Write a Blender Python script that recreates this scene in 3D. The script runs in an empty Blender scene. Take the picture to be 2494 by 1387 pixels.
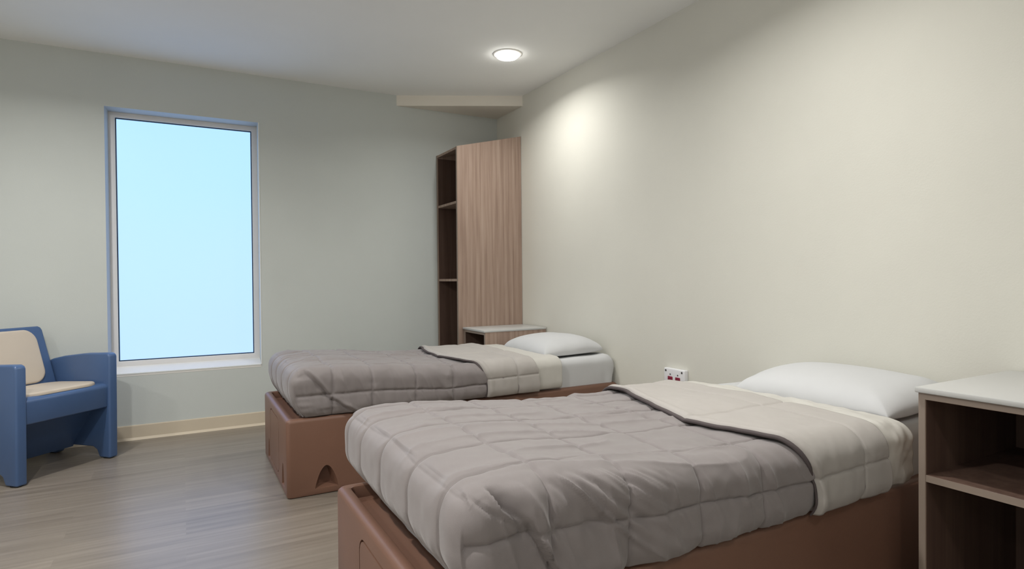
import bpy, bmesh, math, random
import numpy as np
from mathutils import Matrix, Vector

S = bpy.context.scene
COL = S.collection
PI = math.pi

# ------------------------------------------------------------------ camera, world, exposure, lights
CAM_H = 1.08
YAW, PITCH, ROLL = math.radians(28.9025), math.radians(-0.6371), math.radians(-0.5271)
fw = Vector((math.sin(YAW)*math.cos(PITCH), math.cos(YAW)*math.cos(PITCH), math.sin(PITCH)))
r0 = Vector((math.cos(YAW), -math.sin(YAW), 0)); u0 = r0.cross(fw)
rt = r0*math.cos(ROLL) + u0*math.sin(ROLL); up = -r0*math.sin(ROLL) + u0*math.cos(ROLL)
cam_d = bpy.data.cameras.new('camera'); cam = bpy.data.objects.new('camera', cam_d); COL.objects.link(cam)
cam_d.sensor_width = 36; cam_d.lens = 1454.97/2494*36; cam_d.clip_start = .05
cam.matrix_world = Matrix(((rt.x, up.x, -fw.x, 0), (rt.y, up.y, -fw.y, 0), (rt.z, up.z, -fw.z, CAM_H), (0, 0, 0, 1)))
S.camera = cam
S.view_settings.view_transform = 'Standard'; S.view_settings.look = 'None'
S.view_settings.gamma = 1; S.view_settings.exposure = 0.95
S.view_settings.use_curve_mapping = False
world = bpy.data.worlds.new('sky'); S.world = world; world.use_nodes = True
world.node_tree.nodes['Background'].inputs['Color'].default_value = (.55, .8, 1, 1)
world.node_tree.nodes['Background'].inputs['Strength'].default_value = .6

CEIL = 2.60; D = 4.80; W = 2.509; XL = -2.6; YF = -1.3
LAMP_POWERS = [5.6, 10.5, 10, 17, 4.5, 9, 6]
LAMP_COLOR = (1.0, .985, .955)
LAMPS = [(1.953, 3.572), (-.72, 3.50), (1.50, 1.50), (-.72, 1.45), (.40, -.6), (-1.9, -.3), (-1.9, 2.4)]  # the trailing entries are unseen fill lamps added to even the light

# ------------------------------------------------------------------ helpers
def link(name, me, mat=None, parent=None):
    o = bpy.data.objects.new(name, me); COL.objects.link(o)
    if mat: me.materials.append(mat)
    if parent: o.parent = parent
    return o
def smooth(me, flag=True):
    me.polygons.foreach_set('use_smooth', [flag]*len(me.polygons))
def from_bm(name, bm, mat, parent=None, sm=False, ang=None):
    me = bpy.data.meshes.new(name); bm.normal_update(); bm.to_mesh(me); bm.free()
    if sm:
        smooth(me)
        me.set_sharp_from_angle(angle=math.radians(ang or 40))
    return link(name, me, mat, parent)
def box_bm(x0, x1, y0, y1, z0, z1, bm=None):
    bm = bm or bmesh.new()
    v = [bm.verts.new((x, y, z)) for x in (x0, x1) for y in (y0, y1) for z in (z0, z1)]
    for f in ((0,1,3,2),(4,6,7,5),(0,4,5,1),(2,3,7,6),(0,2,6,4),(1,5,7,3)):
        bm.faces.new([v[i] for i in f])
    return bm
def bevel(bm, w, seg=2, minang=30):
    bmesh.ops.recalc_face_normals(bm, faces=bm.faces)
    es = [e for e in bm.edges if len(e.link_faces) == 2 and e.calc_face_angle(0) > math.radians(minang)]
    bmesh.ops.bevel(bm, geom=es, offset=w, segments=seg, profile=.5, affect='EDGES', clamp_overlap=True)
    return bm
def box(name, x0, x1, y0, y1, z0, z1, mat, parent=None, bev=0, seg=2):
    bm = box_bm(x0, x1, y0, y1, z0, z1)
    if bev: bevel(bm, bev, seg)
    bmesh.ops.recalc_face_normals(bm, faces=bm.faces)
    return from_bm(name, bm, mat, parent, sm=bool(bev))
def prism_bm(pts, axis, a, b):
    """polygon pts extruded between a and b along axis ('x','y','z')."""
    bm = bmesh.new()
    def mk(p, t):
        return {'x': (t, p[0], p[1]), 'y': (p[0], t, p[1]), 'z': (p[0], p[1], t)}[axis]
    A = [bm.verts.new(mk(p, a)) for p in pts]; B = [bm.verts.new(mk(p, b)) for p in pts]
    bm.faces.new(A); bm.faces.new(B[::-1]); n = len(pts)
    for i in range(n): bm.faces.new((A[i], B[i], B[(i+1) % n], A[(i+1) % n]))
    bmesh.ops.recalc_face_normals(bm, faces=bm.faces)
    return bm
def thing(name, label, cat, loc=(0, 0, 0), rz=0, group=None):
    o = bpy.data.objects.new(name, None); COL.objects.link(o)
    o.empty_display_size = .1
    o.location = loc; o.rotation_euler = (0, 0, rz)
    o['label'] = label; o['category'] = cat
    if group: o['group'] = group
    return o
def tag(o, label, cat, group=None):
    o['label'] = label; o['category'] = cat
    if group: o['group'] = group
    return o
def struct(o):
    o['kind'] = 'structure'; return o
def grid_mesh(name, V, nu, nv, mat, parent=None, close_u=False):
    """V (nu*nv,3), index = i*nv+j"""
    i, j = np.meshgrid(np.arange(nu if close_u else nu-1), np.arange(nv-1), indexing='ij')
    a = i*nv+j; b = ((i+1) % nu)*nv+j
    F = np.stack([a, b, b+1, a+1], -1).reshape(-1, 4)
    me = bpy.data.meshes.new(name); me.from_pydata(V.tolist(), [], F.tolist()); smooth(me)
    return link(name, me, mat, parent)
def boolean_cut(o, cutters):
    for c in cutters:
        m = o.modifiers.new('cut', 'BOOLEAN'); m.operation = 'DIFFERENCE'; m.solver = 'EXACT'; m.object = c
    bpy.context.view_layer.update()
    dg = bpy.context.evaluated_depsgraph_get()
    me = bpy.data.meshes.new_from_object(o.evaluated_get(dg))
    o.modifiers.clear(); old = o.data; nm = old.name; o.data = me
    bpy.data.meshes.remove(old); me.name = nm
    for c in cutters:
        cm = c.data; bpy.data.objects.remove(c); bpy.data.meshes.remove(cm)
    smooth(me); me.set_sharp_from_angle(angle=math.radians(32))

# numpy noise
_rng = np.random.RandomState(5)
_T = _rng.rand(64, 64, 64)
def vnoise(P):
    P = np.asarray(P, float); i = np.floor(P).astype(int); f = P-i; f = f*f*(3-2*f)
    r = 0
    for dx in (0, 1):
        for dy in (0, 1):
            for dz in (0, 1):
                w = (f[:, 0] if dx else 1-f[:, 0])*(f[:, 1] if dy else 1-f[:, 1])*(f[:, 2] if dz else 1-f[:, 2])
                r = r + w*_T[(i[:, 0]+dx) % 64, (i[:, 1]+dy) % 64, (i[:, 2]+dz) % 64]
    return r*2-1
def sstep(a, b, x):
    t = np.clip((x-a)/(b-a), 0, 1); return t*t*(3-2*t)

# ------------------------------------------------------------------ materials
def newmat(name):
    m = bpy.data.materials.new(name); m.use_nodes = True
    nt = m.node_tree; return m, nt, nt.nodes['Principled BSDF']
def plain(name, col, rough=.6, spec=.5, noise=.04, nscale=6, bump=0, bscale=200, sheen=0, coat=0):
    m, nt, b = newmat(name)
    tc = nt.nodes.new('ShaderNodeTexCoord'); nz = nt.nodes.new('ShaderNodeTexNoise')
    nz.inputs['Scale'].default_value = nscale; nz.inputs['Detail'].default_value = 4
    nt.links.new(tc.outputs['Object'], nz.inputs['Vector'])
    mr = nt.nodes.new('ShaderNodeMapRange'); mr.inputs['To Min'].default_value = 1-noise; mr.inputs['To Max'].default_value = 1+noise
    mr.inputs['From Min'].default_value = .3; mr.inputs['From Max'].default_value = .7
    nt.links.new(nz.outputs['Fac'], mr.inputs['Value'])
    mx = nt.nodes.new('ShaderNodeVectorMath'); mx.operation = 'SCALE'; mx.inputs[0].default_value = col
    nt.links.new(mr.outputs['Result'], mx.inputs['Scale']); nt.links.new(mx.outputs['Vector'], b.inputs['Base Color'])
    b.inputs['Roughness'].default_value = rough; b.inputs['Specular IOR Level'].default_value = spec
    if sheen: b.inputs['Sheen Weight'].default_value = sheen
    if coat: b.inputs['Coat Weight'].default_value = coat
    if bump:
        n2 = nt.nodes.new('ShaderNodeTexNoise'); n2.inputs['Scale'].default_value = bscale; n2.inputs['Detail'].default_value = 3
        nt.links.new(tc.outputs['Object'], n2.inputs['Vector'])
        bp = nt.nodes.new('ShaderNodeBump'); bp.inputs['Strength'].default_value = bump; bp.inputs['Distance'].default_value = .002
        nt.links.new(n2.outputs['Fac'], bp.inputs['Height']); nt.links.new(bp.outputs['Normal'], b.inputs['Normal'])
    return m
def laminate(name, ca, cb, cc, scale=(38, 38, 1.1), rough=.5):
    """streaked wood-look laminate; the grain runs along the axis with the small scale"""
    m, nt, b = newmat(name)
    tc = nt.nodes.new('ShaderNodeTexCoord'); mp = nt.nodes.new('ShaderNodeMapping'); mp.inputs['Scale'].default_value = scale
    nz = nt.nodes.new('ShaderNodeTexNoise'); nz.inputs['Scale'].default_value = 1; nz.inputs['Detail'].default_value = 6; nz.inputs['Roughness'].default_value = .62
    nt.links.new(tc.outputs['Object'], mp.inputs['Vector']); nt.links.new(mp.outputs['Vector'], nz.inputs['Vector'])
    cr = nt.nodes.new('ShaderNodeValToRGB'); e = cr.color_ramp.elements
    e[0].position = .32; e[0].color = (*ca, 1); e[1].position = .68; e[1].color = (*cc, 1)
    k = e.new(.5); k.color = (*cb, 1)
    nt.links.new(nz.outputs['Fac'], cr.inputs['Fac']); nt.links.new(cr.outputs['Color'], b.inputs['Base Color'])
    b.inputs['Roughness'].default_value = rough; b.inputs['Specular IOR Level'].default_value = .35
    return m
def floor_mat():
    m, nt, b = newmat('plank_vinyl'); L = nt.links.new; N = nt.nodes.new
    tc = N('ShaderNodeTexCoord')
    br = N('ShaderNodeTexBrick'); br.offset = .37; br.inputs['Scale'].default_value = 1
    br.inputs['Brick Width'].default_value = 1.22; br.inputs['Row Height'].default_value = .152
    br.inputs['Mortar Size'].default_value = .0006; br.inputs['Mortar Smooth'].default_value = .1
    br.inputs['Color1'].default_value = (0, 0, 0, 1); br.inputs['Color2'].default_value = (1, 1, 1, 1); br.inputs['Mortar'].default_value = (.3, .3, .3, 1)
    L(tc.outputs['Object'], br.inputs['Vector'])
    # grain offset per plank
    mp = N('ShaderNodeMapping'); mp.inputs['Scale'].default_value = (1.5, 34, 1)
    off = N('ShaderNodeVectorMath'); off.operation = 'MULTIPLY_ADD'; off.inputs[1].default_value = (7, 3, 5)
    L(br.outputs['Color'], off.inputs[0]); L(tc.outputs['Object'], mp.inputs['Vector']); L(mp.outputs['Vector'], off.inputs[2])
    nz = N('ShaderNodeTexNoise'); nz.inputs['Scale'].default_value = 1; nz.inputs['Detail'].default_value = 5; nz.inputs['Roughness'].default_value = .6
    L(off.outputs['Vector'], nz.inputs['Vector'])
    cr = N('ShaderNodeValToRGB'); e = cr.color_ramp.elements
    e[0].position = .3; e[0].color = (.165, .140, .112, 1); e[1].position = .72; e[1].color = (.245, .214, .178, 1)
    k = e.new(.52); k.color = (.208, .178, .146, 1)
    L(nz.outputs['Fac'], cr.inputs['Fac'])
    mr = N('ShaderNodeMapRange'); mr.inputs['To Min'].default_value = .9; mr.inputs['To Max'].default_value = 1.08
    L(br.outputs['Color'], mr.inputs['Value'])
    sc = N('ShaderNodeVectorMath'); sc.operation = 'SCALE'; L(cr.outputs['Color'], sc.inputs[0]); L(mr.outputs['Result'], sc.inputs['Scale'])
    L(sc.outputs['Vector'], b.inputs['Base Color'])
    b.inputs['Roughness'].default_value = .30; b.inputs['Specular IOR Level'].default_value = .5
    return m
M_WALL_GREY = plain('grey_green_paint', (.55, .58, .555), .75, .3, .02, 2, .15, 160)
M_WALL_CREAM = plain('cream_paint', (.67, .66, .59), .75, .3, .02, 2, .15, 160)
M_WALL_WHITE = plain('bounce_white_paint', (.86, .86, .84), .75, .3, .01, 2)  # unseen walls whitened to bounce more light into the room
M_CEIL = plain('ceiling_paint', (.89, .90, .88), .85, .2, .015, 2)
M_SOFFIT = plain('soffit_paint', (.78, .74, .66), .7, .3, .015, 2)
M_BASEB = plain('cream_rubber_base', (.60, .52, .40), .5, .4, .02, 4)
M_FLOOR = floor_mat()
M_FRAME = plain('painted_frame', (.72, .71, .70), .4, .5, .01)
M_REVEAL = plain('reveal_paint', (.50, .52, .51), .6, .3, .01)
M_SILL = plain('sill_paint', (.70, .69, .65), .5, .4, .01)
M_BEAD = plain('corner_bead', (.75, .77, .75), .4, .4, 0)
M_GASKET = plain('dark_gasket', (.02, .05, .08), .5, .4, 0)
M_LAM = laminate('walnut_laminate', (.25, .17, .13), (.335, .24, .188), (.41, .31, .248))
M_LAM_SHADE = laminate('shaded_laminate', (.085, .05, .038), (.105, .064, .048), (.13, .082, .062))  # walnut laminate darkened to paint the shade inside open cabinets
M_EDGE = plain('edge_band', (.27, .215, .175), .5, .4, .03)
M_TOPW = plain('white_laminate', (.50, .50, .485), .35, .5, .01)
M_BROWN = plain('brown_moulded_plastic', (.17, .089, .060), .42, .4, .04, 5, .2, 500)
M_BLUE = plain('blue_moulded_plastic', (.06, .112, .235), .33, .5, .04, 4, .12, 400)
M_PAD = plain('cream_vinyl_pad', (.54, .47, .385), .5, .4, .02)
M_GLIDE = plain('black_rubber', (.015, .015, .015), .7, .3, 0)
M_QUILT = plain('taupe_quilt', (.222, .198, .194), .62, .25, .03, 8, .25, 900, sheen=.25)
M_UNDER = plain('pale_quilt_lining', (.40, .375, .35), .65, .25, .02, 8, .2, 900, sheen=.1)
M_HEM_SHADE = plain('dark_hem_shade', (.085, .07, .07), .7, .2, .02)  # binding and the shade along the fold in one dark colour
M_SHEET = plain('white_sheet', (.54, .546, .55), .7, .2, .01, 8, .1, 900)
M_STRIP = plain('ivory_sheet', (.52, .505, .465), .7, .2, .01, 8, .1, 900)
M_WHITE = plain('white_plastic', (.75, .75, .76), .35, .5, .01)
M_RED = plain('red_receptacle', (.20, .006, .03), .35, .5, 0)
M_DARK = plain('dark_mark', (.05, .045, .045), .5, .4, 0)
M_TRIM = plain('lamp_trim', (.85, .84, .8), .4, .4, 0)
def emis(name, col, strength, rough=.4):
    m, nt, b = newmat(name)
    b.inputs['Base Color'].default_value = (.08, .08, .08, 1); b.inputs['Roughness'].default_value = rough; b.inputs['Specular IOR Level'].default_value = .2
    b.inputs['Emission Color'].default_value = col; b.inputs['Emission Strength'].default_value = strength
    return m
M_LENS = emis('lamp_lens', (1, .97, .92, 1), 12)
def pane_mat():
    m = emis('frosted_daylit_glass', (.35, .54, .95, 1), 1.0, .35); nt = m.node_tree; b = nt.nodes['Principled BSDF']; L = nt.links.new
    tc = nt.nodes.new('ShaderNodeTexCoord'); nz = nt.nodes.new('ShaderNodeTexNoise'); nz.inputs['Scale'].default_value = 1.6; nz.inputs['Detail'].default_value = 1
    L(tc.outputs['Object'], nz.inputs['Vector'])
    sx = nt.nodes.new('ShaderNodeSeparateXYZ'); L(tc.outputs['Object'], sx.inputs['Vector'])
    ad = nt.nodes.new('ShaderNodeMath'); ad.operation = 'MULTIPLY_ADD'; ad.inputs[1].default_value = .35; L(nz.outputs['Fac'], ad.inputs[0])
    mr = nt.nodes.new('ShaderNodeMapRange'); mr.inputs['From Min'].default_value = .5; mr.inputs['From Max'].default_value = 2.2; mr.inputs['To Max'].default_value = .8
    L(sx.outputs['Z'], mr.inputs['Value']); L(mr.outputs['Result'], ad.inputs[2])
    cr = nt.nodes.new('ShaderNodeValToRGB'); e = cr.color_ramp.elements
    e[0].position = .1; e[0].color = (.335, .51, .95, 1); e[1].position = .9; e[1].color = (.315, .54, .95, 1)
    k = e.new(.5); k.color = (.33, .53, .95, 1)
    L(ad.outputs['Value'], cr.inputs['Fac']); L(cr.outputs['Color'], b.inputs['Emission Color'])
    b.inputs['Emission Strength'].default_value = PANE_STR
    return m
PANE_STR = .80
M_PANE = pane_mat()

# ------------------------------------------------------------------ room shell
T = .2
struct(box('floor', XL-T, W+T, YF-T, D+T+.15, -.1, 0, M_FLOOR))
struct(box('ceiling', XL-T, W+T, YF-T, D+T+.15, CEIL, CEIL+.1, M_CEIL))
struct(box('wall_right', W, W+T, YF-T, D+T, 0, CEIL, M_WALL_CREAM))
struct(box('wall_left', XL-T, XL, YF-T, D+T, 0, CEIL, M_WALL_WHITE))
struct(box('wall_front', XL, W, YF-T, YF, 0, CEIL, M_WALL_WHITE))
WX0, WX1, WZ0, WZ1 = -.44, .51, .455, 2.251          # opening at the wall face
bm = box_bm(XL, WX0, D, D+T, 0, CEIL); box_bm(WX1, W, D, D+T, 0, CEIL, bm)
box_bm(WX0, WX1, D, D+T, 0, WZ0, bm); box_bm(WX0, WX1, D, D+T, WZ1, CEIL, bm)
struct(from_bm('wall_back', bm, M_WALL_GREY))
# dropped corner soffit
struct(from_bm('trim_1', prism_bm([(1.574, D), (W, 4.332), (W, D)], 'z', 2.515, CEIL), M_SOFFIT))
# baseboards: thin strip with a small toe
def baseboard(name, pts, axis, a, b):
    struct(from_bm(name, prism_bm(pts, axis, a, b), M_BASEB))
pf = [(0, .1), (-.004, .1), (-.006, .094), (-.006, .016), (-.012, .006), (-.016, 0), (0, 0)]
baseboard('baseboard_back', [(D+p[0], p[1]) for p in pf], 'x', XL, W)
baseboard('baseboard_right', [(W+p[0], p[1]) for p in pf], 'y', YF, D-.017)
baseboard('baseboard_left', [(XL-p[0], p[1]) for p in pf], 'y', YF, D-.017)

# ------------------------------------------------------------------ window
win = bpy.data.objects.new('window_1', None); COL.objects.link(win); win.location = (0, 0, 0); struct(win)
FY = 4.915; FX0, FX1, FZ0, FZ1 = -.428, .515, .492, 2.243
def quad_ring(name, outer, yo, inner, yi, mat, parent):
    bm = bmesh.new()
    o = [bm.verts.new((x, yo, z)) for x, z in outer]; i = [bm.verts.new((x, yi, z)) for x, z in inner]
    for k in range(4): bm.faces.new((o[k], o[(k+1) % 4], i[(k+1) % 4], i[k]))
    return bm
R4 = lambda a, b, c, d: [(a, c), (b, c), (b, d), (a, d)]
def ring(name, a, b, y0, y1, mat, bev=0):
    """rectangular frame between rectangle a (outer) and b (inner), y0..y1 deep"""
    bm = bmesh.new()
    P = [[bm.verts.new((x, y, z)) for x, z in R4(*r)] for r, y in ((a, y0), (b, y0), (b, y1), (a, y1))]
    for j in range(4):
        A, B = P[j], P[(j+1) % 4]
        for k in range(4): bm.faces.new((A[k], A[(k+1) % 4], B[(k+1) % 4], B[k]))
    if bev: bevel(bm, bev, 2, 40)
    bmesh.ops.recalc_face_normals(bm, faces=bm.faces)
    return from_bm(name, bm, mat, win, sm=bool(bev))
# splayed reveal (jambs, head) and sloping sill
bm = bmesh.new()
o = [bm.verts.new((x, D-.0005, z)) for x, z in R4(WX0, WX1, WZ0, WZ1)]; i = [bm.verts.new((x, FY, z)) for x, z in R4(FX0, FX1, FZ0, FZ1)]
for k in (1, 2, 3): bm.faces.new((o[k], o[(k+1) % 4], i[(k+1) % 4], i[k]))
from_bm('window_reveal', bm, M_REVEAL, win)
bm = prism_bm([(D-.001, WZ0), (FY, FZ0), (FY, WZ0-.02), (D-.001, WZ0-.02)], 'x', WX0+.0005, WX1-.0005)
from_bm('window_sill', bm, M_SILL, win)
bm = box_bm(WX0, WX1, D-.003, D+.004, WZ0-.006, WZ0+.001); box_bm(WX1-.002, WX1+.004, D-.003, D+.004, WZ0-.006, WZ1, bm)
from_bm('corner_bead', bm, M_BEAD, win)
GX0, GX1, GZ0, GZ1 = -.386, .470, .530, 2.205
ring('window_frame', (FX0-.03, FX1+.03, FZ0-.04, FZ1+.03), (GX0-.004, GX1+.004, GZ0-.004, GZ1+.004), FY-.002, FY+.045, M_FRAME, .003)
ring('gasket', (GX0-.005, GX1+.005, GZ0-.005, GZ1+.005), (GX0+.003, GX1-.003, GZ0+.003, GZ1-.003), FY+.012, FY+.03, M_GASKET)
box('glass_pane', GX0-.004, GX1+.004, FY+.020, FY+.028, GZ0-.004, GZ1+.004, M_PANE, win)

# ------------------------------------------------------------------ recessed ceiling lamps, plus added fill lamps out of view
def downlight(x, y, label, power):
    t = thing('recessed_ceiling_light', label, 'ceiling light', (x, y, CEIL), 0, 'recessed downlights in the ceiling')
    n = 48; pr = [(.098, 0), (.098, -.003), (.092, -.006), (.082, -.006), (.078, -.002), (.074, .0)]
    bm = bmesh.new(); rings = []
    for r, z in pr: rings.append([bm.verts.new((r*math.cos(2*PI*k/n), r*math.sin(2*PI*k/n), z)) for k in range(n)])
    for a, b in zip(rings, rings[1:]):
        for k in range(n): bm.faces.new((a[k], a[(k+1) % n], b[(k+1) % n], b[k]))
    bmesh.ops.recalc_face_normals(bm, faces=bm.faces)
    from_bm('trim_ring', bm, M_TRIM, t, sm=True)
    bm = bmesh.new(); ce = bm.verts.new((0, 0, -.030)); r_ = []
    for rr, z in ((.03, -.0295), (.052, -.028), (.066, -.024), (.074, -.018), (.078, -.010), (.079, -.003)):
        r_.append([bm.verts.new((rr*math.cos(2*PI*k/n), rr*math.sin(2*PI*k/n), z)) for k in range(n)])
    for k in range(n):
        bm.faces.new((ce, r_[0][(k+1) % n], r_[0][k]))
        for A_, B_ in zip(r_, r_[1:]): bm.faces.new((A_[k], A_[(k+1) % n], B_[(k+1) % n], B_[k]))
    bmesh.ops.recalc_face_normals(bm, faces=bm.faces)
    from_bm('lens', bm, M_LENS, t, sm=True)
    ld = bpy.data.lights.new('lamp', 'AREA'); ld.shape = 'DISK'; ld.size = .10; ld.energy = power; ld.color = LAMP_COLOR
    ld.spread = math.radians(155)
    lo = bpy.data.objects.new('lamp', ld); COL.objects.link(lo); lo.parent = t; lo.location = (0, 0, -.032)
    return t
LAB = ['round glowing recessed ceiling light near the corner soffit',
       'recessed ceiling light above the blue armchair',
       'recessed ceiling light above the near bed',
       'recessed ceiling light above the open floor beside the near bed',
       'unseen ceiling light added as fill, nearest the wall opposite the window',
       'unseen ceiling light added as fill in the room corner behind the camera',
       'unseen ceiling light added as fill beside the left wall, away from the beds']
for (x, y), l, p_ in zip(LAMPS, LAB, LAMP_POWERS): downlight(x, y, l, p_)

# ------------------------------------------------------------------ wardrobe with sloping top
wd = thing('wardrobe', 'tall wood-look open-front wardrobe with sloping top in the corner', 'wardrobe', (1.919, 4.363, 0))
wx, wy, wz0, wz1 = .587, .432, 2.131, 2.268
t_ = .02
def side_panel(y0):
    bm = prism_bm([(0, 0), (wx, 0), (wx, wz1), (0, wz0)], 'y', y0, y0+t_); bevel(bm, .0012, 1)
    return from_bm('side_panel', bm, M_LAM, wd)
side_panel(0); side_panel(wy-t_)
sl = (wz1-wz0)/wx
bm = prism_bm([(.0, wz0-.003), (.0, wz0-.022), (wx, wz1-.022), (wx, wz1-.003)], 'y', t_, wy-t_)
from_bm('top_panel', bm, M_LAM, wd)
box('back_panel', wx-.012, wx, t_, wy-t_, .08, wz1-.03, M_LAM_SHADE, wd)
for z in (.09, 1.076, 1.70): box('shelf', .004, wx-.012, t_, wy-t_, z-.02, z, M_LAM, wd, .001, 1)
box('plinth', .03, .05, t_, wy-t_, 0, .07, M_LAM_SHADE, wd)
for y0 in (0, wy-t_): box('edge_band', -.001, 0, y0, y0+t_, .0, wz0-.001, M_EDGE, wd)
for y0 in (t_, wy-t_-.001): box('inner_shade', .006, wx-.013, y0, y0+.001, .1, wz0-.03, M_LAM_SHADE, wd)  # thin dark sheets painting the shade inside the wardrobe

# ------------------------------------------------------------------ nightstands
def nightstand(y0, h, label, zs, ww=.425, x0=1.915):
    xd = W-.012-x0
    t = thing('nightstand', label, 'nightstand', (x0, y0, 0), 0, 'open-front nightstands against the right wall')
    tk = .018
    ob = box('table_top', -.012, xd, -.003, ww+.006, h-.016, h, M_TOPW, t, .003, 2)
    for a in (0, ww-tk):
        box('side_panel', 0, xd, a, a+tk, 0, h-.016, M_LAM, t, .001, 1)
        box('edge_band', -.0012, 0, a, a+tk, 0, h-.017, M_EDGE, t)
    box('top_rail', .0, xd-.012, tk, ww-tk, h-.036, h-.016, M_LAM, t)
    box('edge_band', -.0012, 0, tk, ww-tk, h-.035, h-.017, M_EDGE, t)
    for z in zs:
        box('shelf', .002, xd-.012, tk, ww-tk, z-.022, z, M_LAM_SHADE, t, .001, 1)  # shelf colour carries the shade of the open compartment
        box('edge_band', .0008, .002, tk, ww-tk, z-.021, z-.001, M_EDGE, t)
    box('back_panel', xd-.012, xd, tk, ww-tk, .04, h-.036, M_LAM_SHADE, t)
    for a in (tk, ww-tk-.001): box('inner_shade', .004, xd-.013, a, a+.001, .07, h-.036, M_LAM_SHADE, t)  # shade on the inner sides, painted as thin dark sheets
    box('plinth', .03, .046, tk, ww-tk, 0, .04, M_LAM_SHADE, t)
nightstand(.540, .745, 'nightstand beside the near bed, white top and two open shelves painted in shade', (.487, .06), ww=.430)
nightstand(3.978, .69, 'nightstand between the far bed and the wardrobe, only its top showing', (.45, .06), ww=.375, x0=1.965)

# ------------------------------------------------------------------ beds
BX0, BX1, BW = .436, 2.49, .888
def bed_base(y0, zr, BW, label):
    t = thing('bed_frame', label, 'bed', ((BX0+BX1)/2, y0+BW/2, 0), 0, 'brown moulded bed platforms')
    hx, hy = (BX1-BX0)/2, BW/2
    bm = bmesh.new()
    def loop(ix, z, r):
        out = []
        for cx, cy, a0 in ((hx-ix-r, hy-ix-r, 0), (-hx+ix+r, hy-ix-r, 90), (-hx+ix+r, -hy+ix+r, 180), (hx-ix-r, -hy+ix+r, 270)):
            for k in range(7):
                a = math.radians(a0+15*k); out.append(bm.verts.new((cx+r*math.cos(a), cy+r*math.sin(a), z)))
        return out
    prof = [(.012, 0, .02), (.003, .004, .02), (.0, .012, .02), (0, zr-.02, .022), (.002, zr-.01, .022), (.008, zr-.003, .022), (.015, zr, .022),
            (.030, zr, .02), (.036, zr-.003, .018), (.040, zr-.012, .016), (.042, zr-.04, .014), (.048, zr-.046, .012)]
    L = [loop(*p) for p in prof]
    for a, b in zip(L, L[1:]):
        n = len(a)
        for k in range(n): bm.faces.new((a[k], a[(k+1) % n], b[(k+1) % n], b[k]))
    bm.faces.new(L[-1]); bm.faces.new(L[0][::-1])
    bmesh.ops.recalc_face_normals(bm, faces=bm.faces)
    o = from_bm('platform', bm, M_BROWN, t, sm=True, ang=32)
    cut = []
    def cutter(bm):
        bmesh.ops.recalc_face_normals(bm, faces=bm.faces)
        c = from_bm('cutter', bm, M_BROWN, t); cut.append(c)
    # bell-shaped strap recesses along both sides
    def bell(w, z0, h):
        P = []
        for k in range(-8, 9):
            u = k/8; P.append((u*w/2, z0+h*(1-abs(u)**1.9)**.85))
        return [(-w/2, z0)]+[p for p in P if p[1] > z0+1e-4]+[(w/2, z0)]
    for sx in (-hx+.19, 0, hx-.28):
        for sg in (-1, 1):
            P = bell(.136, .028, .120)
            bm = bmesh.new(); yo = sg*(hy+.02); yi = sg*(hy-.055)
            A = [bm.verts.new((sx+p[0], yo, p[1])) for p in P]
            B = [bm.verts.new((sx+p[0]*.45+.0, yi, .045+(p[1]-.03)*.75)) for p in P]
            bm.faces.new(A); bm.faces.new(B[::-1]); n = len(P)
            for k in range(n): bm.faces.new((A[k], B[k], B[(k+1) % n], A[(k+1) % n]))
            cutter(bm)
    # same recesses on the foot
    for sy in (-.31, .235):
        P = bell(.10, .03, .125); bm = bmesh.new(); xo = -hx-.02; xi = -hx+.05
        A = [bm.verts.new((xo, sy+p[0], p[1])) for p in P]; B = [bm.verts.new((xi, sy+p[0]*.45, .045+(p[1]-.03)*.75)) for p in P]
        bm.faces.new(A); bm.faces.new(B[::-1]); n = len(P)
        for k in range(n): bm.faces.new((A[k], B[k], B[(k+1) % n], A[(k+1) % n]))
        cutter(bm)
    # rounded groove outlining the middle panel of the foot
    def rrect(a, b, c, d, r):
        out = []
        for cx, cz, a0 in ((b-r, d-r, 0), (a+r, d-r, 90), (a+r, c+r, 180), (b-r, c+r, 270)):
            for k in range(7):
                an = math.radians(a0+15*k); out.append((cx+r*math.cos(an), cz+r*math.sin(an)))
        return out
    PO = rrect(-.17, .175, .05, .345, .05); PI_ = rrect(-.164, .169, .056, .339, .044)
    bm = bmesh.new(); n = len(PO)
    Q = [[bm.verts.new((x, p[0], p[1])) for p in P] for P, x in ((PO, -hx-.01), (PO, -hx+.008), (PI_, -hx+.008), (PI_, -hx-.01))]
    for j in range(4):
        for k in range(n): bm.faces.new((Q[j][k], Q[j][(k+1) % n], Q[(j+1) % 4][(k+1) % n], Q[(j+1) % 4][k]))
    cutter(bm)
    boolean_cut(o, cut)
    return t

def cross(L, y0, y1, zb, zt, r):
    """rounded cross-section; L arc length from near bottom. returns y,z,ny,nz"""
    h = zt-r-zb; a = r*PI/2; w = y1-y0-2*r
    y = np.empty_like(L); z = y.copy(); ny = y.copy(); nz = y.copy()
    m = L < h; y[m] = y0; z[m] = zb+L[m]; ny[m] = -1; nz[m] = 0
    m = (L >= h) & (L < h+a); t = (L[m]-h)/r; y[m] = y0+r-r*np.cos(t); z[m] = zt-r+r*np.sin(t); ny[m] = -np.cos(t); nz[m] = np.sin(t)
    m = (L >= h+a) & (L < h+a+w); y[m] = y0+r+L[m]-h-a; z[m] = zt; ny[m] = 0; nz[m] = 1
    m = (L >= h+a+w) & (L < h+2*a+w); t = (L[m]-h-a-w)/r; y[m] = y1-r+r*np.sin(t); z[m] = zt-r+r*np.cos(t); ny[m] = np.sin(t); nz[m] = np.cos(t)
    m = L >= h+2*a+w; y[m] = y1; z[m] = zt-r-(L[m]-h-2*a-w); ny[m] = 1; nz[m] = 0
    return y, z, ny, nz
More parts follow.
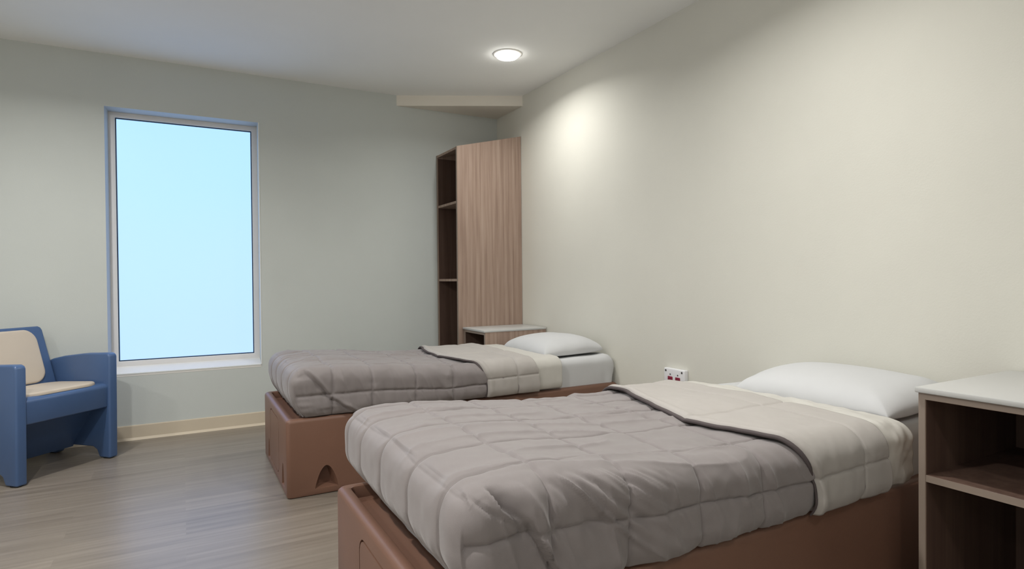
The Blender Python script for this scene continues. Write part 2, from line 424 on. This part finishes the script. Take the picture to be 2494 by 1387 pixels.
def solid(o, th):
    md = o.modifiers.new('thickness', 'SOLIDIFY'); md.thickness = th; md.offset = -1
    return o

def tops(x):      # sag of the made-up bed along its length
    return .030*np.exp(-((x-.62)/.30)**2) - .020*sstep(.8, 1.5, x)

def box_surface(x0, x1, y0, y1, zb, zt, r, step, foot=True, head=False):
    """rounded box, vertices + outward normals, foot at x0; open bottom"""
    V = []; F = []; n0 = 0
    def face(P, nu, nv, flip):
        nonlocal n0
        i, j = np.meshgrid(np.arange(nu-1), np.arange(nv-1), indexing='ij'); a = i*nv+j+n0
        q = np.stack([a, a+nv, a+nv+1, a+1], -1).reshape(-1, 4)
        if flip: q = q[:, ::-1]
        V.append(P); F.append(q); n0 += len(P)
    nx = int((x1-x0)/step)+1; ny = int((y1-y0)/step)+1; nz = int((zt-zb)/step)+1
    X = np.linspace(x0, x1, nx); Y = np.linspace(y0, y1, ny); Z = np.linspace(zb, zt, nz)
    a, b = np.meshgrid(X, Y, indexing='ij'); face(np.stack([a.ravel(), b.ravel(), np.full(a.size, zt)], 1), nx, ny, False)
    a, b = np.meshgrid(X, Z, indexing='ij'); face(np.stack([a.ravel(), np.full(a.size, y0), b.ravel()], 1), nx, nz, False)
    face(np.stack([a.ravel(), np.full(a.size, y1), b.ravel()], 1), nx, nz, True)
    a, b = np.meshgrid(Y, Z, indexing='ij')
    if foot: face(np.stack([np.full(a.size, x0), a.ravel(), b.ravel()], 1), ny, nz, True)
    if head: face(np.stack([np.full(a.size, x1), a.ravel(), b.ravel()], 1), ny, nz, False)
    Q = np.concatenate(V); F = np.concatenate(F)
    lo = np.array([x0+r if foot else -1e9, y0+r, -1e9]); hi = np.array([x1-r if head else 1e9, y1-r, zt-r])
    C = np.clip(Q, lo, hi); dlt = Q-C; ln = np.linalg.norm(dlt, axis=1)
    N = dlt/np.maximum(ln, 1e-9)[:, None]
    # vertices welded by position
    P = C+N*r
    key = np.round(Q*1e5).astype(np.int64); _, idx, inv = np.unique(key, axis=0, return_index=True, return_inverse=True)
    inv = inv.ravel()
    return P[idx], N[idx], inv[F]
def mesh_pf(name, P, F, mat, parent):
    me = bpy.data.meshes.new(name); me.from_pydata(P.tolist(), [], F.tolist()); smooth(me)
    return link(name, me, mat, parent)

def make_bed(y0, zr, seed, near, labels):
    BW = .925 if near else .888
    bed_base(y0, zr, BW, labels['bed'])
    my0, my1 = y0+.020, y0+BW-.020; mt = .598 if near else .576; zb = zr-.040
    # mattress with a fitted sheet
    P, N, F = box_surface(.56, 2.482, my0+.01, my1-.01, zb, mt, .05, .014, True, True)
    s3 = seed*7.3
    d = .004*vnoise(P*[6, 6, 6]+s3) + .0022*vnoise(P*[26, 26, 9]+s3)*(1-N[:, 2]**2)
    hd = sstep(2.30, 2.45, P[:, 0])
    d = d + hd*(.010*vnoise(P*[14, 14, 11]+s3+4))
    P = P+N*d[:, None]
    P[:, 2] += tops(P[:, 0])*.6*sstep(zb+.05, mt, P[:, 2])
    P[:, 0] += .02*np.exp(-((P[:, 2]-.49)/.06)**2)*hd*(N[:, 0] > .3)
    P[:, 2] = np.maximum(P[:, 2], zb)
    m = mesh_pf('mattress', P, F, M_SHEET, None); tag(m, labels['mattress'], 'mattress', 'mattresses on the brown platforms')
    # quilt
    q = thing('quilt', labels['quilt'], 'quilt', (0, 0, 0), 0, 'taupe box-stitched quilts')
    qy0, qy1 = y0-.022, y0+BW+.005; qt = .625 if near else .606; qz = zr+.006
    P, N, F = box_surface(.462, 1.78, qy0, qy1, qz, qt, .066, 0.0046, True, False)
    ws, wf = np.abs(N[:, 1]), np.abs(N[:, 0]); wt = np.clip(N[:, 2], 0, 1)
    wob = lambda k, a: a*vnoise(P*[5, 5, 5]+s3+k)
    xl = np.array([.672, .885, 1.108, 1.335, 1.56, 1.78]) - (0 if near else .02)
    yl = y0+np.array([.085, .285, .50, .69, .85])
    zs = (.535 if near else .50) - .03*sstep(.6, 1.6, P[:, 0]); zf = .61
    dx = np.abs(P[:, 0:1]+wob(1, .012)[:, None]-xl[None]).min(1) + 10*sstep(.55, .75, wf)
    dy = np.abs(P[:, 1:2]+wob(2, .012)[:, None]-yl[None]).min(1) + 10*sstep(.55, .8, ws)
    dz = np.abs(P[:, 2]+wob(3, .008)-zs) + 10*(1-sstep(.5, .7, ws))
    dzf = np.abs(P[:, 2]+wob(3, .008)-zf) + .005 + 10*(1-sstep(.3, .5, wf))
    Dm = np.minimum(np.minimum(dx, dy), np.minimum(dz, dzf))
    disp = (.0030+.003*ws+.003*wf)*(1-np.exp(-Dm/.030)) + .0035*(1-np.exp(-Dm/.009)) - .0060*np.exp(-(Dm/(.0038 if near else .0055))**2)
    # pleats running away from the stitching
    plx = vnoise(np.stack([P[:, 0]*6, P[:, 1]*55, P[:, 2]*55], 1)+s3)*np.exp(-dx/.03)
    ply = vnoise(np.stack([P[:, 0]*55, P[:, 1]*6, P[:, 2]*6], 1)+s3+9)*np.exp(-dy/.03)
    plz = vnoise(np.stack([P[:, 0]*48, P[:, 1]*6, P[:, 2]*7], 1)+s3+5)*np.exp(-dz/.05)
    disp += .0016*(plx+ply)+.003*plz
    # long slack folds on the near side and on the top
    u = P[:, 0]+(P[:, 2]-.5)*.35
    rdg = lambda a: (1-np.abs(a))**5*2-.4
    disp += ws**2*(N[:, 1] < 0)*(.005*rdg(vnoise(np.stack([u*11, P[:, 1]*0, P[:, 2]*2.4], 1)+s3+21)) + .0025*rdg(vnoise(np.stack([(u+.1*P[:, 2])*24, P[:, 1]*0, P[:, 2]*5], 1)+s3+31)))
    disp += wt**2*(.0045*rdg(vnoise(np.stack([P[:, 0]*3.2, (P[:, 1]+P[:, 0]*.08)*13, P[:, 2]*0], 1)+s3+41)) + .002*vnoise(P*[9, 24, 3]+s3+43)*sstep(.6, .9, P[:, 0]))
    disp += .0015*vnoise(P*[30, 30, 30]+s3+51)
    # gathered lower part of the foot
    g = wf**2*(1-sstep(qz+.01, qz+.13, P[:, 2]))
    disp += g*.008*vnoise(np.stack([P[:, 0]*5, P[:, 1]*48+P[:, 2]*8, P[:, 2]*9], 1)+s3+61)
    # tucked corner: the side panel folds over the corner along a slanting line
    if near: lx, lz = [.44, .500, .555, .619, .672, .72, .80], [.75, .668, .583, .548, .475, .42, .36]
    else: lx, lz = [.44, .495, .56, .65, .766, .85], [.74, .640, .565, .48, .405, .36]
    zl = np.interp(P[:, 0], lx, lz)+.006*vnoise(P*[30, 1, 1]+s3)
    e = (P[:, 2]-zl)          # >0: main side panel
    sel = sstep(.35, .8, -N[:, 1])
    over = sstep(-.004, .006, e)
    lip = np.exp(-((e-.012)/.010)**2); crease = np.exp(-((e+.006)/.006)**2)
    zone = sel*sstep(.46, .52, P[:, 0])
    if near:
        a_ = 1-sstep(.575, .64, P[:, 0])      # upper part: the corner cloth stands proud of a pocket
        disp = disp + zone*a_*(.006*np.exp(-((e+.006)/.012)**2) - .030*over*np.exp(-np.maximum(e, 0)/.028)*sstep(.49, .53, P[:, 0]))
        b_ = sstep(.56, .64, P[:, 0])
        disp = disp + zone*b_*(-.014*(1-over)+.006*lip-.006*crease)*(P[:, 0] < .9)
        e2 = P[:, 2]-np.interp(P[:, 0], [.44, .467, .52, .588, .70, .8], [.68, .640, .590, .553, .42, .36])
        disp = disp - sel*.006*np.exp(-(e2/.0045)**2)*sstep(.455, .47, P[:, 0])*(1-sstep(.59, .62, P[:, 0]))
        fan = vnoise(np.stack([(P[:, 0]-.46)/(.80-P[:, 2]).clip(.05)*9, P[:, 1]*0, P[:, 2]*1.5], 1)+s3+81)
        disp = disp + sel*over*.010*(1-2*np.abs(fan))*sstep(.50, .56, P[:, 0])*(1-sstep(.80, 1.1, P[:, 0]))*sstep(0, .05, .69-P[:, 2])
    else:
        disp = disp + zone*(-.014*(1-over)+.006*lip-.006*crease)*sstep(0, .03, .90-P[:, 0])
    if not near:
        disp = disp + sel*(1-over)*.0035*vnoise(np.stack([P[:, 0]*7, P[:, 1]*0, P[:, 2]*60], 1)+s3+71)
    P = P+N*disp[:, None]
    sag = tops(P[:, 0])*sstep(qz+.05, qt-.02, P[:, 2]); P[:, 2] += sag
    P[:, 2] += .012*wt*np.sin((P[:, 1]-y0)/BW*PI)*sstep(.5, .7, P[:, 0])*.6
    # the foot swells over the rim and tucks back under
    k = 1-sstep(.45, .62, P[:, 0]); low = np.clip((.53-P[:, 2])/.13, 0, 1)
    P[:, 0] += k*(low**1.8)*(.095 if near else .055)
    # sides tuck in just above the rim
    low = np.clip((qz+.05-P[:, 2])/.05, 0, 1)**2*.022
    P[:, 1] += np.where(N[:, 1] < -.5, low, np.where(N[:, 1] > .5, -low, 0))
    o = mesh_pf('cover', P, F, M_QUILT, q); solid(o, .006)
    # turned-down head end and sheet band
    def band(name, off, La, xa, xb, mat, parent, amp, wr, n1=70, zlow=0, puff=False):
        yy0, yy1, zt_, zb_, r = qy0-off, qy1+off, qt+off, qz+zlow, .062+off
        tot = 2*(zt_-r-zb_)+PI*r+(yy1-yy0-2*r); nl = int(tot/.006)
        Ls = np.linspace(0, tot, nl); y, z, ny, nz = cross(Ls, yy0, yy1, zb_, zt_, r)
        A = np.interp(Ls, La, xa) + .004*vnoise(np.stack([Ls*16, Ls*0+s3, Ls*0], 1)); B = np.interp(Ls, La, xb)
        # smooth the outline
        ker = np.hanning(23); ker /= ker.sum()
        A = np.convolve(np.pad(A, 11, 'edge'), ker, 'valid'); B = np.convolve(np.pad(B, 11, 'edge'), ker, 'valid')
        t = np.linspace(0, 1, n1)
        X = A[:, None]+(B-A)[:, None]*t[None]
        Pn = np.stack([X.ravel(), np.repeat(y, n1), np.repeat(z, n1)], 1)
        Nn = np.stack([np.zeros(X.size), np.repeat(ny, n1), np.repeat(nz, n1)], 1)
        LL = np.repeat(Ls, n1); TT = np.tile(t, nl)
        d = amp*vnoise(np.stack([Pn[:, 0]*7, LL*7, LL*0+s3], 1)) + wr*vnoise(np.stack([Pn[:, 0]*22, LL*9, LL*0+s3+3], 1)) + wr*.6*vnoise(np.stack([Pn[:, 0]*45, LL*30, LL*0+s3+6], 1))
        if puff:
            sx = np.abs(Pn[:, 0]+.01*vnoise(np.stack([LL*6, LL*0, LL*0], 1))-(1.765 if near else 1.72))
            sl = np.abs(LL-.12+.006*vnoise(np.stack([Pn[:, 0]*8, LL*0, LL*0], 1))); sl2 = np.abs(LL-.56)
            d += .0022*vnoise(np.stack([Pn[:, 0]*50, LL*5, LL*0+s3+8], 1))*np.exp(-sl/.03)
            dm = np.minimum(np.minimum(sx, sl), sl2)
            d += .006*(1-np.exp(-dm/.025))-.005*np.exp(-(dm/.0045)**2)
            d += .008*np.exp(-((TT-.06)/.05)**2)
            d -= .010*(1-sstep(0, .035, TT))          # rolled edge
        Pn = Pn+Nn*d[:, None]
        Pn[:, 2] += tops(Pn[:, 0])*sstep(qz+.05, qt-.02, Pn[:, 2])
        Pn[:, 2] += .012*Nn[:, 2].clip(0)*np.sin((Pn[:, 1]-y0)/BW*PI)*.6
        low = np.clip((qz+.05-Pn[:, 2])/.05, 0, 1)**2*.018
        Pn[:, 1] += np.where(Nn[:, 1] < -.5, low, np.where(Nn[:, 1] > .5, -low, 0))
        o = grid_mesh(name, Pn, nl, n1, mat, parent)
        o.data.flip_normals()
        solid(o, .005)
        return Pn.reshape(nl, n1, 3)
    h = qt-.06-qz; ed = h+.10
    La = [0, .10, h, h+.05, ed, ed+.10, ed+.25, ed+.48, ed+.63, ed+.78, 2]
    xa = [1.539, 1.537, 1.51, 1.485, 1.465, 1.43, 1.385, 1.43, 1.49, 1.54, 1.56] if near else \
         [1.522, 1.518, 1.50, 1.485, 1.46, 1.40, 1.365, 1.36, 1.39, 1.44, 1.46]
    xb = [1.905, 1.89, 1.87, 1.865, 1.865, 1.87, 1.88, 1.88, 1.87, 1.86, 1.86] if near else \
         [1.868, 1.866, 1.85, 1.84, 1.83, 1.82, 1.82, 1.83, 1.83, 1.83, 1.83]
    G = band('turned_down_lining', .016, La, xa, xb, M_UNDER, q, .004, .002, 90, puff=True)
    # dark hem tube: binding and its painted shade along the folded edge
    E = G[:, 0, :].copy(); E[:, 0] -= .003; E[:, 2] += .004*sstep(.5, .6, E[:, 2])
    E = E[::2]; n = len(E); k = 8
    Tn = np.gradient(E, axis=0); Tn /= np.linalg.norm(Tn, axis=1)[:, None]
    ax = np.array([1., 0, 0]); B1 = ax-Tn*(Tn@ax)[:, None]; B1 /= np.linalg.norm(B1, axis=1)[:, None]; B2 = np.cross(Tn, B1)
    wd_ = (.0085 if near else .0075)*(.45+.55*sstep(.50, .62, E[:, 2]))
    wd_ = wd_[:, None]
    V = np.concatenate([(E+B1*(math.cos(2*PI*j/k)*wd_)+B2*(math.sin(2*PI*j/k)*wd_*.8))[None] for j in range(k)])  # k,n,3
    o = grid_mesh('hem_shade', V.reshape(-1, 3), k, n, M_HEM_SHADE, q, close_u=True)
    # ivory band of the flat sheet showing past the turned-down quilt
    sh = thing('flat_sheet', labels['sheet'], 'sheet', (0, 0, 0), 0, 'flat sheets under the quilts')
    La2 = [0, .2, ed, 2]; xa2 = [1.78]*4; xb2 = [2.045, 2.04, 2.02, 2.0] if near else [2.037, 2.036, 2.03, 2.03]
    band('sheet_band', .004, La2, xa2, xb2, M_STRIP, sh, .003, .0075 if near else .0015, 60, zlow=.006)

def pillow(cx, cy, a, b, h, zbot, seed, label, tilt=0, rz=0):
    n = 72; u = np.linspace(-1, 1, n); U, V_ = np.meshgrid(u, u, indexing='ij')
    def sh(c): return np.sin(c*PI/2)
    U = sh(U); V_ = sh(V_)
    T_ = ((1-U**2)*(1-V_**2)).clip(0)**.31
    X = a*U*(1-.045*V_**2); Y = b*V_*(1-.045*U**2)
    P3 = np.stack([X.ravel(), Y.ravel(), X.ravel()*0+seed], 1)
    edge = np.exp(-(1-np.maximum(np.abs(U), np.abs(V_)).ravel())/.12)
    wr = (.006*vnoise(P3*[7, 7, 1]+seed) + .006*edge*vnoise(P3*[24, 24, 1]+seed*2)).reshape(n, n)*(T_ > .05)
    Zt = h*.66*T_+wr; Zb = -h*.34*np.minimum(T_*1.3, 1); M6 = np.maximum(np.abs(U), np.abs(V_))**7*h*.24; Zt = Zt-M6; Zb = np.maximum(Zb-M6, -h*.34)
    top = np.stack([X, Y, Zt], -1).reshape(-1, 3); bot = np.stack([X, Y, Zb], -1).reshape(-1, 3)
    i, j = np.meshgrid(np.arange(n-1), np.arange(n-1), indexing='ij'); q = i*n+j
    F = np.stack([q, q+n, q+n+1, q+1], -1).reshape(-1, 4); F = np.concatenate([F, F[:, ::-1]+n*n])
    V = np.concatenate([top, bot])
    me = bpy.data.meshes.new('pillow'); me.from_pydata(V.tolist(), [], F.tolist())
    bm = bmesh.new(); bm.from_mesh(me); bmesh.ops.remove_doubles(bm, verts=bm.verts, dist=.0004); bm.to_mesh(me); bm.free()
    smooth(me); o = link('pillow', me, M_SHEET)
    o.location = (cx, cy, zbot+h*.34); o.rotation_euler = (0, tilt, rz)
    tag(o, label, 'pillow', 'white pillows at the head of the beds')
    return o

make_bed(1.078, .40, 1, True, dict(
    bed='brown moulded plastic bed platform of the near bed, beside the right nightstand',
    mattress='white-sheeted mattress on the near bed platform',
    quilt='taupe box-stitched quilt with turned-down pale end on the near bed',
    sheet='crumpled ivory sheet band on the near bed between quilt and nightstand'))
make_bed(3.085, .39, 2, False, dict(
    bed='brown moulded plastic bed platform of the far bed, nearest the window wall',
    mattress='white-sheeted mattress on the far bed, its side bare towards the wall',
    quilt='taupe box-stitched quilt with turned-down pale end on the far bed',
    sheet='smooth ivory sheet band on the far bed below the pillow'))
pillow(2.245, 1.435, .235, .320, .108, .606, 3.1, 'plump white pillow on the near bed, touching the right nightstand', -.06, .03)
pillow(2.225, 3.48, .235, .300, .112, .581, 8.4, 'plump white pillow on the far bed in front of the small nightstand', -.03, -.02)

# ------------------------------------------------------------------ armchair (local x to its left arm, y backwards)
ch = thing('armchair', 'blue moulded plastic armchair with cream seat and back pads', 'armchair', (-.566, 4.190, 0), PI/4)
CW = .292; AT = .056; CD = .53
def arm_panel(sg):
    P = [(0, .0), (-.004, .30), (-.006, .618), (.0, .634), (.02, .641), (.20, .634), (.36, .615), (.45, .597), (.50, .58), (CD, .52),
         (CD, 0), (CD-.09, 0), (CD-.125, .062), (.135, .062), (.105, .045), (.085, 0)]
    xa, xb = (CW-AT, CW) if sg > 0 else (-CW, -CW+AT)
    bm = prism_bm(P, 'x', xa, xb); bevel(bm, .011, 4, 28)
    return from_bm('arm_panel', bm, M_BLUE, ch, sm=True, ang=60)
arm_panel(-1); arm_panel(1)
iw = CW-AT+.01
bm = prism_bm([(.012, .31), (.008, .440), (.03, .457), (.45, .440), (.45, .38), (.10, .32)], 'x', -iw, iw); bevel(bm, .012, 3)
from_bm('seat', bm, M_BLUE, ch, sm=True, ang=60)
bm = prism_bm([(.10, .34), (.12, .345), (.33, .055), (.31, .05)], 'x', -iw, iw)
from_bm('lower_panel', bm, M_BLUE, ch)
# backrest: slanted slab tapering upwards
bm = bmesh.new()
def bpt(x, s, o_):     # s 0..1 up the back, o_ offset along its thickness
    y = .405+.105*s; z = .42+.385*s
    return (x*(1-.09*s)*(iw-.006)/(iw+.0), y+o_*.95, z-o_*.3)
pr = []
w0 = CW-AT+.006
out = [(-1, 0), (1, 0), (1, .93), (.97, .975), (.90, 1.0), (-.90, 1.0), (-.97, .975), (-1, .93)]
A = [bm.verts.new(bpt(x*w0, s, 0)) for x, s in out]; B = [bm.verts.new(bpt(x*w0, s, .055)) for x, s in out]
bm.faces.new(A); bm.faces.new(B[::-1]); n = len(out)
for k in range(n): bm.faces.new((A[k], B[k], B[(k+1) % n], A[(k+1) % n]))
bevel(bm, .012, 3, 40); from_bm('backrest', bm, M_BLUE, ch, sm=True, ang=60)
# pads
def pad(name, fn, w, h, r, th, rs=.3):
    """rounded rectangle pad; fn(u,v,o) maps flat coords to local space"""
    rings = []
    nseg = 10
    def outline(ins):
        out = []
        for cx, cy, a0 in ((w-r, h-r, 0), (-w+r, h-r, 90), (-w+r, -h+r, 180), (w-r, -h+r, 270)):
            for k in range(nseg+1):
                a = math.radians(a0+90*k/nseg); out.append((cx+(r-ins)*math.cos(a), cy+(r-ins)*math.sin(a)))
        return out
    bm = bmesh.new(); L = []
    for ins, o_ in ((0, 0), (0, th*.5), (.003, th*.8), (.008, th*.95), (.016, th)):
        L.append([bm.verts.new(fn(p[0], p[1], o_)) for p in outline(ins)])
    for a, b in zip(L, L[1:]):
        n = len(a)
        for k in range(n): bm.faces.new((a[k], a[(k+1) % n], b[(k+1) % n], b[k]))
    # concentric fill
    prev = L[-1]; base = outline(.016)
    for s in (.8, .55, .3, .1):
        cur = [bm.verts.new(fn(p[0]*s, p[1]*s, th+.004*(1-s))) for p in base]
        for k in range(len(cur)): bm.faces.new((prev[k], prev[(k+1) % len(cur)], cur[(k+1) % len(cur)], cur[k]))
        prev = cur
    bm.faces.new(prev)
    bmesh.ops.recalc_face_normals(bm, faces=bm.faces)
    return from_bm(name, bm, M_PAD, ch, sm=True, ang=70)
pad('seat_pad', lambda u, v, o_: (u*1.12, .225+v, .4595-(v+.2)*.042+o_-.004), .196, .198, .09, .020)
pad('back_pad', lambda u, v, o_: (u*(1-.09*(v+.16)/.32), .405+.105*(.53+v/.385)-o_*.95-.0, .42+.385*(.53+v/.385)+o_*.3), .176, .160, .075, .014)
for sg in (-1, 1):
    for yy in (.043, CD-.045):
        bm = bmesh.new(); bmesh.ops.create_cone(bm, cap_ends=True, segments=20, radius1=.026, radius2=.028, depth=.006, matrix=Matrix.Translation((sg*(CW-AT/2), yy, .003)))
        from_bm('glide', bm, M_GLIDE, ch)
for o in list(ch.children):
    if o.name.split('.')[0] != 'glide': o.location.z = .004

# ------------------------------------------------------------------ wall outlet box
ot = thing('wall_outlet', 'white wall outlet with red sockets above the near bed', 'outlet', (W, 2.565, .487))
ow = .083; ok = .030
bm = box_bm(-ok, 0, -ow, ow, -.062, .058); bevel(bm, .006, 3); from_bm('cover_plate', bm, M_WHITE, ot, sm=True)
for yy in (.030, -.030):
    bm = box_bm(-ok-.004, -ok+.002, yy-.019, yy+.019, -.040, .012); bevel(bm, .003, 2); rc = from_bm('receptacle', bm, M_RED, ot, sm=True)
    bm = bmesh.new()
    for dy in (-.007, .007): box_bm(-ok-.0046, -ok-.003, yy+dy-.0012, yy+dy+.0012, -.010, .002, bm)
    from_bm('slot', bm, M_DARK, rc)
    bm = bmesh.new(); bmesh.ops.create_cone(bm, cap_ends=True, segments=14, radius1=.0042, radius2=.0042, depth=.002, matrix=Matrix.Translation((-ok-.0008, yy, .024)) @ Matrix.Rotation(PI/2, 4, 'Y'))
    from_bm('indicator', bm, M_DARK, ot)
for yy in (.066, -.062):
    bm = bmesh.new(); bmesh.ops.create_cone(bm, cap_ends=True, segments=14, radius1=.006, radius2=.0055, depth=.002, matrix=Matrix.Translation((-ok-.0008, yy, .043)) @ Matrix.Rotation(PI/2, 4, 'Y'))
    from_bm('screw', bm, M_DARK, ot)
